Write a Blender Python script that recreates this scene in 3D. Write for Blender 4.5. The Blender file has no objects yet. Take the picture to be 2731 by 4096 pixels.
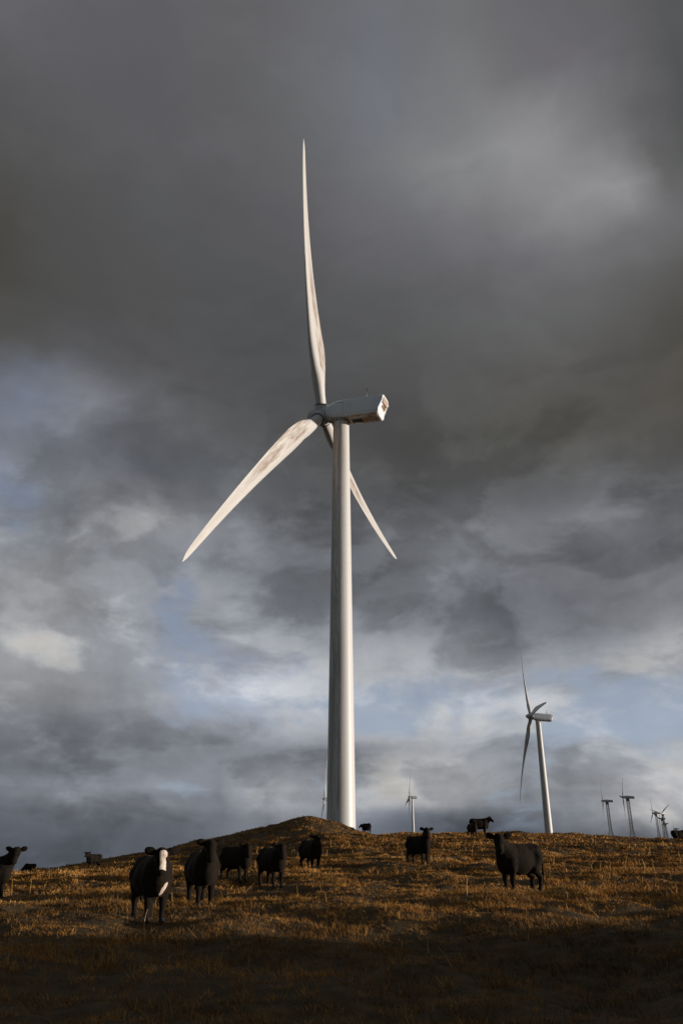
import bpy, math, random
import numpy as np
from mathutils import Vector, Matrix
R = math.radians
rng = np.random.default_rng(11)
random.seed(5)
scene = bpy.context.scene
COL = scene.collection

# ------------------------------------------------------------------ camera
FPX, PITCH = 3248.0, R(24.365)          # focal length in pixels of the 2731x4096 photo
cam_d = bpy.data.cameras.new("camera")
cam_d.sensor_fit = 'VERTICAL'; cam_d.sensor_height = 36.0; cam_d.sensor_width = 36.0
cam_d.lens = 36.0 * FPX / 4096.0
cam_d.clip_start = 0.1; cam_d.clip_end = 30000
cam = bpy.data.objects.new("camera", cam_d); COL.objects.link(cam)
cam.location = (0, 0, 0); cam.rotation_euler = (R(90) + PITCH, 0, 0)
scene.camera = cam

def ray(px, py):
    """world direction seen at a photo pixel, scaled so that y = 1"""
    u, v = (px - 1365.5) / FPX, (2048 - py) / FPX
    y = math.cos(PITCH) - v * math.sin(PITCH)
    z = math.sin(PITCH) + v * math.cos(PITCH)
    return u / y, z / y
def at(px, py, Y):
    a, b = ray(px, py)
    return Vector((a * Y, Y, b * Y))

# ------------------------------------------------------------------ helpers
def tag(o, label=None, cat=None, group=None, kind=None):
    if label: o['label'] = label
    if cat: o['category'] = cat
    if group: o['group'] = group
    if kind: o['kind'] = kind
    return o
def empty(name, loc=(0, 0, 0), parent=None):
    o = bpy.data.objects.new(name, None); COL.objects.link(o); o.location = loc
    o.empty_display_size = 0.2
    if parent: o.parent = parent
    return o
def mesh_obj(name, verts, faces, mat, parent=None, smooth=True):
    me = bpy.data.meshes.new(name)
    me.from_pydata([tuple(map(float, v)) for v in verts], [], [tuple(map(int, f)) for f in faces])
    me.update()
    if smooth: me.polygons.foreach_set('use_smooth', [True] * len(me.polygons))
    o = bpy.data.objects.new(name, me); COL.objects.link(o)
    if mat: me.materials.append(mat)
    if parent: o.parent = parent
    return o
class MB:
    """collects verts and faces of one part"""
    def __init__(s): s.v = []; s.f = []
    def add(s, V, F):
        n = len(s.v); s.v += [tuple(map(float, p)) for p in V]; s.f += [tuple(i + n for i in f) for f in F]; return s
    def box(s, c, h, M=None):
        c = Vector(c); V = []
        for x in (-1, 1):
            for y in (-1, 1):
                for z in (-1, 1):
                    p = Vector((x * h[0], y * h[1], z * h[2]))
                    V.append((M @ p if M else p) + c)
        return s.add(V, [(0, 1, 3, 2), (4, 6, 7, 5), (0, 4, 5, 1), (2, 3, 7, 6), (0, 2, 6, 4), (1, 5, 7, 3)])
    def bar(s, a, b, r, r2=None, n=6, caps=True):
        a, b = Vector(a), Vector(b); r2 = r if r2 is None else r2
        q = (b - a).to_track_quat('Z', 'Y'); V = []
        for p, rr in ((a, r), (b, r2)):
            for k in range(n):
                t = 2 * math.pi * k / n
                V.append(p + q @ Vector((rr * math.cos(t), rr * math.sin(t), 0)))
        F = [(k, (k + 1) % n, n + (k + 1) % n, n + k) for k in range(n)]
        if caps: F += [tuple(range(n - 1, -1, -1)), tuple(range(n, 2 * n))]
        return s.add(V, F)
    def rings(s, rings, cap0=True, cap1=True):
        n = len(rings[0]); V = [p for r in rings for p in r]; F = []
        for i in range(len(rings) - 1):
            for k in range(n):
                F.append((i * n + k, i * n + (k + 1) % n, (i + 1) * n + (k + 1) % n, (i + 1) * n + k))
        if cap0: F.append(tuple(range(n - 1, -1, -1)))
        if cap1: F.append(tuple(range((len(rings) - 1) * n, len(rings) * n)))
        return s.add(V, F)
    def build(s, name, mat, parent=None, smooth=True):
        return mesh_obj(name, s.v, s.f, mat, parent, smooth)
def autosmooth(o, deg=35):
    me = o.data
    try:
        me.set_sharp_from_angle(angle=R(deg))
    except Exception: pass

# ------------------------------------------------------------------ noise in numpy
def _hash(ix, iy, seed):
    h = (ix.astype(np.int64) * 374761393 + iy.astype(np.int64) * 668265263 + seed * 974634777) & 0xFFFFFFFF
    h = ((h ^ (h >> 13)) * 1274126177) & 0xFFFFFFFF
    return ((h ^ (h >> 16)) & 0xFFFF) / 65535.0
def vnoise(x, y, seed=0):
    x0, y0 = np.floor(x), np.floor(y); fx, fy = x - x0, y - y0
    fx = fx * fx * fx * (fx * (fx * 6 - 15) + 10); fy = fy * fy * fy * (fy * (fy * 6 - 15) + 10)
    a, b = _hash(x0, y0, seed), _hash(x0 + 1, y0, seed)
    c, d = _hash(x0, y0 + 1, seed), _hash(x0 + 1, y0 + 1, seed)
    return (a * (1 - fx) + b * fx) * (1 - fy) + (c * (1 - fx) + d * fx) * fy - 0.5
def fbm(x, y, oct=4, seed=0, gain=0.5):
    t = 0; a = 1.0
    for k in range(oct):
        t = t + a * vnoise(x * 2 ** k + 17.3 * k, y * 2 ** k - 9.1 * k, seed + k); a *= gain
    return t

# ------------------------------------------------------------------ materials
def new_mat(name):
    m = bpy.data.materials.new(name); m.use_nodes = True
    nt = m.node_tree; nt.nodes.clear()
    out = nt.nodes.new('ShaderNodeOutputMaterial'); b = nt.nodes.new('ShaderNodeBsdfPrincipled')
    nt.links.new(b.outputs[0], out.inputs[0])
    return m, nt, b
def N(nt, t, **kw):
    n = nt.nodes.new(t)
    for k, v in kw.items():
        if k in ('operation', 'blend_type', 'data_type', 'noise_dimensions', 'attribute_name', 'interpolation_type', 'vector_type', 'wave_type', 'bands_direction', 'clamp'):
            setattr(n, k, v)
    return n
def L(nt, a, b): nt.links.new(a, b)
def noise(nt, vec, scale, detail=4, rough=0.55, dist=0.0):
    n = nt.nodes.new('ShaderNodeTexNoise'); n.inputs['Scale'].default_value = scale
    n.inputs['Detail'].default_value = detail; n.inputs['Roughness'].default_value = rough
    n.inputs['Distortion'].default_value = dist
    if vec is not None: L(nt, vec, n.inputs['Vector'])
    return n
def ramp(nt, fac, stops, interp='LINEAR'):
    r = nt.nodes.new('ShaderNodeValToRGB'); cr = r.color_ramp; cr.interpolation = interp
    while len(cr.elements) < len(stops): cr.elements.new(0.5)
    for e, (p, c) in zip(cr.elements, stops):
        e.position = p; e.color = (*c, 1) if len(c) == 3 else c
    L(nt, fac, r.inputs[0]); return r
def mix(nt, fac, a, b, blend='MIX'):
    m = nt.nodes.new('ShaderNodeMix'); m.data_type = 'RGBA'; m.blend_type = blend
    for sock, v in ((m.inputs[0], fac), (m.inputs[6], a), (m.inputs[7], b)):
        if hasattr(v, 'type') and hasattr(v, 'node'): L(nt, v, sock)
        elif isinstance(v, (int, float)): sock.default_value = v
        else: sock.default_value = (*v, 1)
    return m.outputs[2]
def math_n(nt, op, a, b=None, c=None, clamp=False):
    m = nt.nodes.new('ShaderNodeMath'); m.operation = op; m.use_clamp = clamp
    for s, v in zip(m.inputs, (a, b, c)):
        if v is None: continue
        if isinstance(v, (int, float)): s.default_value = v
        else: L(nt, v, s)
    return m.outputs[0]
def mapping(nt, vec, scale=(1, 1, 1), loc=(0, 0, 0)):
    m = nt.nodes.new('ShaderNodeMapping'); m.inputs['Scale'].default_value = scale; m.inputs['Location'].default_value = loc
    L(nt, vec, m.inputs['Vector']); return m.outputs[0]
def objcoord(nt): return nt.nodes.new('ShaderNodeTexCoord').outputs['Object']
def bump(nt, b, height, strength=0.3, dist=0.02):
    n = nt.nodes.new('ShaderNodeBump'); n.inputs['Strength'].default_value = strength; n.inputs['Distance'].default_value = dist
    L(nt, height, n.inputs['Height']); L(nt, n.outputs[0], b.inputs['Normal'])
def plain(name, col, rough=0.6, metal=0.0, var=0.15, scale=3.0):
    m, nt, b = new_mat(name)
    n = noise(nt, objcoord(nt), scale, 4)
    d = tuple(c * (1 - var) for c in col); u = tuple(min(1, c * (1 + var)) for c in col)
    r = ramp(nt, n.outputs[0], [(0.3, d), (0.7, u)])
    L(nt, r.outputs[0], b.inputs['Base Color']); b.inputs['Roughness'].default_value = rough; b.inputs['Metallic'].default_value = metal
    return m

WHITE = (0.66, 0.65, 0.635)
def mat_tower():
    m, nt, b = new_mat('tower_paint')
    oc = objcoord(nt)
    n1 = noise(nt, mapping(nt, oc, (0.9, 0.9, 0.05)), 1.3, 6, 0.62, 0.4)
    n2 = noise(nt, mapping(nt, oc, (2.6, 2.6, 0.16), (3, 1, 5)), 1.6, 6, 0.65, 1.2)
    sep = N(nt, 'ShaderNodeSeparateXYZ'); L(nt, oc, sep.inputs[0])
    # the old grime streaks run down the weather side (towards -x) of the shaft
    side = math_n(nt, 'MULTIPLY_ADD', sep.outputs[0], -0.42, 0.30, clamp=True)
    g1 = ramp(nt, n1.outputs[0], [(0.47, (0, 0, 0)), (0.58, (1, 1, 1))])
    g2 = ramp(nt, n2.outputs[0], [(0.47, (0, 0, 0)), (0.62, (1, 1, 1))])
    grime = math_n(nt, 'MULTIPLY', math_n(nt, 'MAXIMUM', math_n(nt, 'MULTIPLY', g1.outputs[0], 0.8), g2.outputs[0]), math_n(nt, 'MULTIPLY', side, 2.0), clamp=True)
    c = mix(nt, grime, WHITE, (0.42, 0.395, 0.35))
    # rust washed down from the nacelle, only near the top
    top = N(nt, 'ShaderNodeMapRange'); top.inputs[1].default_value = 44; top.inputs[2].default_value = 57
    L(nt, sep.outputs[2], top.inputs[0])
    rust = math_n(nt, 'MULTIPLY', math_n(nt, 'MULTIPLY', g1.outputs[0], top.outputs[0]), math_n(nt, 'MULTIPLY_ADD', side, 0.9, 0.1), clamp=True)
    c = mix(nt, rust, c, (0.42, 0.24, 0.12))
    # faint section seams
    fr = math_n(nt, 'FRACT', math_n(nt, 'MULTIPLY', sep.outputs[2], 1 / 2.85))
    seam = math_n(nt, 'LESS_THAN', fr, 0.016)
    c = mix(nt, math_n(nt, 'MULTIPLY', seam, 0.16), c, (0.3, 0.28, 0.26))
    L(nt, c, b.inputs['Base Color']); b.inputs['Roughness'].default_value = 0.45
    return m
def mat_blade():
    m, nt, b = new_mat('blade_paint')
    oc = objcoord(nt)                     # blade runs along +z, chord along x (trailing edge at -x)
    sep = N(nt, 'ShaderNodeSeparateXYZ'); L(nt, oc, sep.inputs[0])
    n1 = noise(nt, mapping(nt, oc, (1.0, 1.0, 0.13)), 0.8, 9, 0.62, 0.15)
    n2 = noise(nt, mapping(nt, oc, (3, 3, 0.35)), 1.7, 6, 0.6, 0.5)
    # oil and dust thrown outward from the root, in the trailing half
    zr = ramp(nt, math_n(nt, 'DIVIDE', sep.outputs[2], 43.75), [(0.02, (0.1,) * 3), (0.11, (0.35,) * 3), (0.15, (1,) * 3), (0.36, (1,) * 3), (0.52, (0.5,) * 3), (0.7, (0.1,) * 3), (1.0, (0.2,) * 3)])
    te = N(nt, 'ShaderNodeMapRange'); te.inputs[1].default_value = 0.05; te.inputs[2].default_value = -0.30
    L(nt, sep.outputs[0], te.inputs[0])
    st = ramp(nt, n1.outputs[0], [(0.42, (0, 0, 0)), (0.60, (1, 1, 1))])
    f = math_n(nt, 'MULTIPLY', math_n(nt, 'MULTIPLY', st.outputs[0], zr.outputs[0]), te.outputs[0], clamp=True)
    f2 = math_n(nt, 'MULTIPLY', ramp(nt, n2.outputs[0], [(0.5, (0, 0, 0)), (0.66, (1, 1, 1))]).outputs[0], 0.25)
    c = mix(nt, f2, (0.66, 0.645, 0.62), (0.48, 0.41, 0.34))
    c = mix(nt, math_n(nt, 'MULTIPLY', f, 0.95), c, (0.22, 0.115, 0.055))
    L(nt, c, b.inputs['Base Color']); b.inputs['Roughness'].default_value = 0.42
    return m
def mat_nacelle():
    m, nt, b = new_mat('nacelle_paint')
    oc = objcoord(nt)                     # x runs to the rear, z up
    sep = N(nt, 'ShaderNodeSeparateXYZ'); L(nt, oc, sep.inputs[0])
    n1 = noise(nt, mapping(nt, oc, (0.5, 1, 1.3)), 1.2, 7, 0.62, 0.7)
    n2 = noise(nt, oc, 4.0, 5, 0.6)
    low = N(nt, 'ShaderNodeMapRange'); low.inputs[1].default_value = -1.05; low.inputs[2].default_value = -1.45
    L(nt, sep.outputs[2], low.inputs[0])
    st = ramp(nt, n1.outputs[0], [(0.36, (0, 0, 0)), (0.62, (1, 1, 1))])
    ge = nt.nodes.new('ShaderNodeTexCoord'); sn = N(nt, 'ShaderNodeSeparateXYZ'); L(nt, ge.outputs['Normal'], sn.inputs[0])
    belly = N(nt, 'ShaderNodeMapRange'); belly.inputs[1].default_value = -0.35; belly.inputs[2].default_value = -0.75; L(nt, sn.outputs[2], belly.inputs[0])
    f = math_n(nt, 'MULTIPLY', math_n(nt, 'MULTIPLY', low.outputs[0], belly.outputs[0]), math_n(nt, 'MULTIPLY_ADD', st.outputs[0], 0.6, 0.4), clamp=True)
    c = mix(nt, math_n(nt, 'MULTIPLY', n2.outputs[0], 0.22), (0.80, 0.85, 0.90), (0.60, 0.64, 0.68))  # bluish base colour stands in for the sky's cast on the shaded flank
    c = mix(nt, f, c, (0.27, 0.15, 0.07))
    L(nt, c, b.inputs['Base Color']); b.inputs['Roughness'].default_value = 0.5
    return m
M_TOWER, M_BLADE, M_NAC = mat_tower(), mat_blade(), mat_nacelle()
M_HUB = plain('hub_paint', (0.62, 0.63, 0.63), 0.45, var=0.12, scale=1.2)
M_FLANGE = plain('greasy_flange', (0.26, 0.25, 0.23), 0.5, var=0.45, scale=2.5)
M_SEAM = plain('dark_gap', (0.06, 0.055, 0.05), 0.8)
M_PANEL = plain('panel_line', (0.26, 0.26, 0.26), 0.8)
M_GRILLE = plain('brown_grille', (0.45, 0.33, 0.25), 0.7, var=0.2, scale=8)
M_GRILLE2 = plain('rusty_grille', (0.36, 0.20, 0.10), 0.7, var=0.25, scale=8)
M_HATCH = plain('black_hatch', (0.012, 0.011, 0.01), 0.85)
M_RUSTPLATE = plain('rusty_plate', (0.30, 0.17, 0.08), 0.7, var=0.35, scale=2)
M_STEEL = plain('weathered_steel', (0.16, 0.15, 0.13), 0.6, 0.2, var=0.3)
M_LATTICE = plain('lattice_steel', (0.075, 0.068, 0.06), 0.65, 0.0, var=0.3)
M_OLDNAC = plain('faded_nacelle', (0.48, 0.47, 0.46), 0.55, var=0.2, scale=1.0)
M_OLDBLADE = plain('weathered_blade', (0.17, 0.17, 0.165), 0.5, var=0.2)

# ------------------------------------------------------------------ terrain
SKY_PX = [(-700, 3500), (0, 3497), (150, 3490), (250, 3475), (330, 3455), (420, 3440), (550, 3420), (650, 3405), (700, 3388), (760, 3373),
          (830, 3360), (900, 3345), (960, 3327), (1020, 3311), (1100, 3300), (1140, 3285), (1190, 3269), (1235, 3262), (1290, 3271), (1340, 3283),
          (1380, 3300), (1430, 3323), (1500, 3338), (1600, 3336), (1700, 3334), (1800, 3331), (1900, 3333), (2000, 3331), (2100, 3332),
          (2200, 3336), (2300, 3339), (2450, 3346), (2600, 3354), (2731, 3360), (3500, 3385)]
BASE_E = [(-700, .38), (0, .40), (300, .70), (650, 1.2), (900, 1.6), (1100, 2.0), (1300, 2.42), (1450, 2.62), (1530, 2.72)]
FAR_E = [(-700, -.4), (0, -.3), (1000, .6), (1310, 1.2), (1648, 2.25), (2190, 2.06), (2430, 2.28), (2731, 2.05), (3500, 1.6)]
def px_of_phi(phi):                       # photo column of an azimuth (degrees) near the skyline
    t = np.tan(np.radians(phi)); v = (2048 - 3340) / FPX
    yc = math.cos(PITCH) - v * math.sin(PITCH)
    return 1365.5 + FPX * t * yc
def elev_of(px, py):                      # slope z/y of that pixel times cos(phi) ~ z/r
    a, b = ray(px, py); return b / math.hypot(1, a)
RC = 82.0
PH = np.arange(-44, 44.01, 0.25)
pxs = px_of_phi(PH)
sk = np.interp(pxs, [p for p, _ in SKY_PX], [elev_of(p, q) for p, q in SKY_PX])
be = np.tan(np.radians(np.interp(pxs, [p for p, _ in BASE_E], [e for _, e in BASE_E])))
be = np.where(pxs > 1530, sk, np.minimum(be, sk))
fe = np.tan(np.radians(np.interp(pxs, [p for p, _ in FAR_E], [e for _, e in FAR_E])))
def box(a, n, ax):
    k = np.ones(n) / n
    return np.apply_along_axis(lambda q: np.convolve(np.pad(q, n // 2, mode='edge'), k, 'valid')[:len(q)], ax, a)
be = box(box(be, 9, 0), 9, 0)
mound = np.maximum(sk - be, 0) * RC
RR = np.arange(0, 241, 1.0)
TAB = np.zeros((len(PH), len(RR)))
for i in range(len(PH)):
    zc = be[i] * RC
    q = zc / 3.94
    TAB[i] = np.interp(RR, [0, 8, 11, 17, 24, 30, 38, 60, RC, 95, 150, 240],
                       [-1.62, -1.6, -1.5, -.78 + .08 * q, -.60 + .24 * q, -.44 + .44 * q, -.24 + .84 * q, -.04 + 2.38 * q, zc, zc + .35 * (q > .8) * q, 150 * fe[i] * .75 + .25 * zc - .4, 240 * fe[i] - .3])
TAB = box(box(TAB, 7, 1), 5, 1)
TAB += mound[:, None] * np.exp(-((RR[None, :] - RC - 1) / np.where(RR < RC, 13.0, 9.0)[None, :]) ** 2)
def ground_z(x, y, micro=True):
    x = np.asarray(x, float); y = np.asarray(y, float)
    r = np.hypot(x, y); phi = np.degrees(np.arctan2(x, y))
    ph = np.clip(phi, -44, 43.99)
    fi = (ph + 44) / 0.25; i0 = np.clip(fi.astype(int), 0, len(PH) - 2); ti = fi - i0
    rr = np.clip(r, 0, 239.99); j0 = rr.astype(int); tj = rr - j0
    z = (TAB[i0, j0] * (1 - tj) + TAB[i0, j0 + 1] * tj) * (1 - ti) + (TAB[i0 + 1, j0] * (1 - tj) + TAB[i0 + 1, j0 + 1] * tj) * ti
    f = fe[i0] * (1 - ti) + fe[i0 + 1] * ti
    zf = r * f - .3
    zf = np.where(r > 1700, (1700 * f - .3) * np.clip(1 - (r - 1700) / 1800, 0, 1) - 4 * np.clip((r - 1700) / 1800, 0, 1), zf)
    z = np.where(r > 239.9, zf, z)
    side = np.clip((np.abs(phi) - 40) / 45, 0, 1); side = side * side * (3 - 2 * side)
    z = z * (1 - side) + (-1.65) * side * np.where(r > 20, 1, 1) 
    # a hill right of and behind the camera: its shadow lies over the near pasture
    sx = np.clip((x - 22) / 26, 0, 1); sx = sx * sx * (3 - 2 * sx)
    sx2 = 1 - np.clip((x - 95) / 90, 0, 1)
    prof = np.clip(HILL[0] - HILL[1] * y, 0, 9.5) + 0.3 * fbm(x / 9 + 3, y / 9, 3, 77) * np.clip(HILL[0] - HILL[1] * y, 0, 1)
    back = np.clip((y + 160) / 80, 0, 1)
    z = np.maximum(z, -1.65 + sx * sx2 * back * prof)
    if micro:
        nr = np.clip((r - 1) / 6, 0, 1) * np.clip((420 - r) / 200, 0, 1)
        z = z + nr * (0.27 * fbm(x / 3.1, y / 3.1, 2, 3) + 0.18 * fbm(x / 1.1, y / 1.1, 3, 9))
    return z
HILL = (9.65, 0.45)
def gz(x, y): return float(ground_z(np.array([x]), np.array([y]))[0])
def on_ground(px, Y):
    a, _ = ray(px, 3400); x = a * Y
    return Vector((x, Y, gz(x, Y)))

def build_ground():
    ang = np.concatenate([np.arange(-180, -36, 2.0), np.arange(-36, 36, 0.3), np.arange(36, 180, 2.0)])
    rad = np.concatenate([[0.0, 1.2, 2.2, 3.2, 4.2, 5.2, 6.0], 6.0 * 1.0125 ** np.arange(1, 258), 148 * 1.045 ** np.arange(1, 96)])
    A, Rr = np.meshgrid(np.radians(ang), rad, indexing='ij')
    X, Y = Rr * np.sin(A), Rr * np.cos(A)
    Z = ground_z(X, Y)
    na, nr = A.shape
    V = np.stack([X, Y, Z], -1).reshape(-1, 3)
    i, j = np.meshgrid(np.arange(na), np.arange(nr - 1), indexing='ij')
    i2 = (i + 1) % na
    Q = np.stack([i * nr + j, i * nr + j + 1, i2 * nr + j + 1, i2 * nr + j], -1).reshape(-1, 4)
    return fast_mesh('ground', V, Q, 4)
def fast_mesh(name, V, Fc, k, mat=None, smooth=True, attr=None):
    me = bpy.data.meshes.new(name)
    me.vertices.add(len(V)); me.vertices.foreach_set('co', np.ascontiguousarray(V, np.float32).ravel())
    nf = len(Fc)
    me.loops.add(nf * k); me.loops.foreach_set('vertex_index', np.ascontiguousarray(Fc, np.int32).ravel())
    me.polygons.add(nf); me.polygons.foreach_set('loop_start', np.arange(0, nf * k, k, dtype=np.int32))
    if smooth: me.polygons.foreach_set('use_smooth', np.ones(nf, bool))
    me.update(calc_edges=True); me.validate()
    if attr:
        for an, vals in attr.items():
            a = me.attributes.new(an, 'FLOAT', 'POINT'); a.data.foreach_set('value', np.ascontiguousarray(vals, np.float32))
    o = bpy.data.objects.new(name, me); COL.objects.link(o)
    if mat: me.materials.append(mat)
    return o
def mat_ground():
    m, nt, b = new_mat('dry_turf')
    oc = objcoord(nt)
    n1 = noise(nt, oc, 0.35, 5, 0.6); n2 = noise(nt, oc, 3.0, 6, 0.65); n3 = noise(nt, oc, 14, 4, 0.6)
    c = ramp(nt, n2.outputs[0], [(0.3, (0.055, 0.039, 0.022)), (0.55, (0.115, 0.072, 0.034)), (0.75, (0.19, 0.115, 0.05))])
    c2 = mix(nt, math_n(nt, 'MULTIPLY', n1.outputs[0], 0.5), c.outputs[0], (0.07, 0.058, 0.034))
    L(nt, c2, b.inputs['Base Color']); b.inputs['Roughness'].default_value = 0.95
    b.inputs['Specular IOR Level'].default_value = 0.1
    bump(nt, b, n3.outputs[0], 0.6, 0.06)
    return m
g = build_ground(); g.data.materials.append(mat_ground()); tag(g, kind='structure')

# ------------------------------------------------------------------ grass
def mat_grass():
    m, nt, b = new_mat('dry_grass')
    at_ = N(nt, 'ShaderNodeAttribute', attribute_name='tint')
    c = ramp(nt, at_.outputs['Fac'], [(0.0, (0.06, 0.043, 0.022)), (0.25, (0.17, 0.092, 0.030)), (0.5, (0.38, 0.18, 0.044)), (0.75, (0.62, 0.31, 0.074)), (0.92, (0.72, 0.41, 0.13)), (1.0, (0.70, 0.50, 0.26))])
    L(nt, c.outputs[0], b.inputs['Base Color']); b.inputs['Roughness'].default_value = 0.8
    b.inputs['Specular IOR Level'].default_value = 0.15
    return m
def build_grass():
    zones = [(8.5, 14, 30, 22), (14, 26, 58, 22), (26, 48, 38, 18), (48, 70, 20, 14), (70, 97, 12, 12)]     # tufts per square metre, blades each
    TX, TY, TS, TB = [], [], [], []
    half = R(27.5)
    for a, bb, dens, nb in zones:
        n = int(dens * half * (bb * bb - a * a))
        r = np.sqrt(rng.uniform(a * a, bb * bb, n)); ph = rng.uniform(-half, half, n)
        x, y = r * np.sin(ph), r * np.cos(ph)
        keep = rng.random(n) < np.clip(0.66 + 0.9 * fbm(x / 0.8, y / 0.8, 3, 31), 0.32, 1)
        x, y, r = x[keep], y[keep], r[keep]
        TX.append(x); TY.append(y); TS.append(np.clip(1 + (r - 20) / 70, 0.95, 1.9)); TB.append(np.full(len(x), nb))
    TX, TY, TS, TB = map(np.concatenate, (TX, TY, TS, TB))
    nt_ = len(TX)
    size = rng.lognormal(-2.35, 0.30, nt_) * (1 + 1.1 * fbm(TX / 1.7, TY / 1.7, 2, 55) + .7 * fbm(TX / .5, TY / .5, 2, 58))
    size = np.clip(size, 0.045, 0.30)
    tint = np.clip(0.47 + 0.55 * fbm(TX / 5, TY / 5, 3, 8) + 0.3 * fbm(TX / .7, TY / .7, 2, 18) + rng.normal(0, 0.12, nt_), 0.02, 0.93)
    idx = np.repeat(np.arange(nt_), TB); n = len(idx)
    ang = rng.uniform(0, 2 * np.pi, n); rad = np.sqrt(rng.random(n)) * (0.06 + 0.5 * size[idx]) * TS[idx]
    bx, by = TX[idx] + rad * np.cos(ang), TY[idx] + rad * np.sin(ang)
    bz = ground_z(bx, by) - 0.015
    ln = size[idx] * rng.uniform(0.5, 1.25, n)
    lean = ang + rng.normal(0, 0.6, n); amt = np.clip(rng.normal(0.85, 0.42, n), 0.03, 1.9)
    wx, wy = -0.30, 0.10                                             # combed by the wind
    dx, dy = np.cos(lean) * amt + wx, np.sin(lean) * amt + wy
    dz = np.ones(n); nn = np.sqrt(dx * dx + dy * dy + 1)
    dx, dy, dz = dx / nn, dy / nn, dz / nn
    w = 0.0034 * TS[idx] ** 1.4 * rng.uniform(0.6, 1.5, n) * np.clip(np.hypot(bx, by) / 18, 0.9, 3.2)
    wa = rng.uniform(0, 2 * np.pi, n); ux, uy = np.cos(wa) * w, np.sin(wa) * w
    mx, my, mz = bx + dx * ln * .55, by + dy * ln * .55, bz + dz * ln * .62
    tx, ty, tz = bx + dx * ln * 1.15, by + dy * ln * 1.15, bz + dz * ln * rng.uniform(0.7, 1.0, n)
    V = np.stack([np.stack([bx - ux, by - uy, bz], -1), np.stack([bx + ux, by + uy, bz], -1),
                  np.stack([mx - ux * .8, my - uy * .8, mz], -1), np.stack([mx + ux * .8, my + uy * .8, mz], -1),
                  np.stack([tx, ty, tz], -1)], 1).reshape(-1, 3)
    base = np.arange(n)[:, None] * 5
    F = np.concatenate([base + [0, 1, 3], base + [0, 3, 2], base + [2, 3, 4]], 1).reshape(-1, 3)
    tb = np.clip(tint[idx] + rng.normal(0, 0.09, n), 0, 1)
    o = fast_mesh('grass', V, F, 3, mat_grass(), False, {'tint': np.repeat(tb, 5)})
    print('grass blades', n)
    return tag(o, 'dry orange brown tussock grass covering the hillside', 'grass', kind='stuff')
def build_stalks():
    n = 260
    r = np.sqrt(rng.uniform(13.5 ** 2, 60 ** 2, n)); ph = rng.uniform(-R(27), R(27), n)
    V, F, T = [], [], []
    for rr, p in zip(r, ph):
        x, y = rr * math.sin(p), rr * math.cos(p); z = gz(x, y) - .02
        h = random.uniform(.14, .5); a = random.uniform(0, 6.28); l = abs(random.gauss(0, .3)) + (0.9 if random.random() < .12 else 0)
        pts = [Vector((x, y, z))]; d = Vector((math.cos(a) * l, math.sin(a) * l, 1)).normalized()
        for k in range(3):
            pts.append(pts[-1] + d * h / 3); d = (d + Vector((random.gauss(0, .14), random.gauss(0, .14), -.05))).normalized()
        w = random.uniform(.0035, .0075) * max(1, rr / 22); t = random.uniform(.72, 1.0)
        s = len(V)
        for i, q in enumerate(pts):
            ww = w * (1 - .18 * i)
            for k in range(3):
                V.append((q.x + ww * math.cos(2.094 * k), q.y + ww * math.sin(2.094 * k), q.z)); T.append(t)
        for i in range(3):
            for k in range(3):
                a0, b0 = s + i * 3 + k, s + i * 3 + (k + 1) % 3
                F.append((a0, b0, b0 + 3, a0 + 3))
    o = fast_mesh('dry_stalks', np.array(V), np.array(F), 4, bpy.data.materials['dry_grass'], False, {'tint': np.array(T)})
    return tag(o, 'scattered pale dry weed stalks standing above the grass', 'weed stalks', kind='stuff')
build_grass(); build_stalks()

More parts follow.
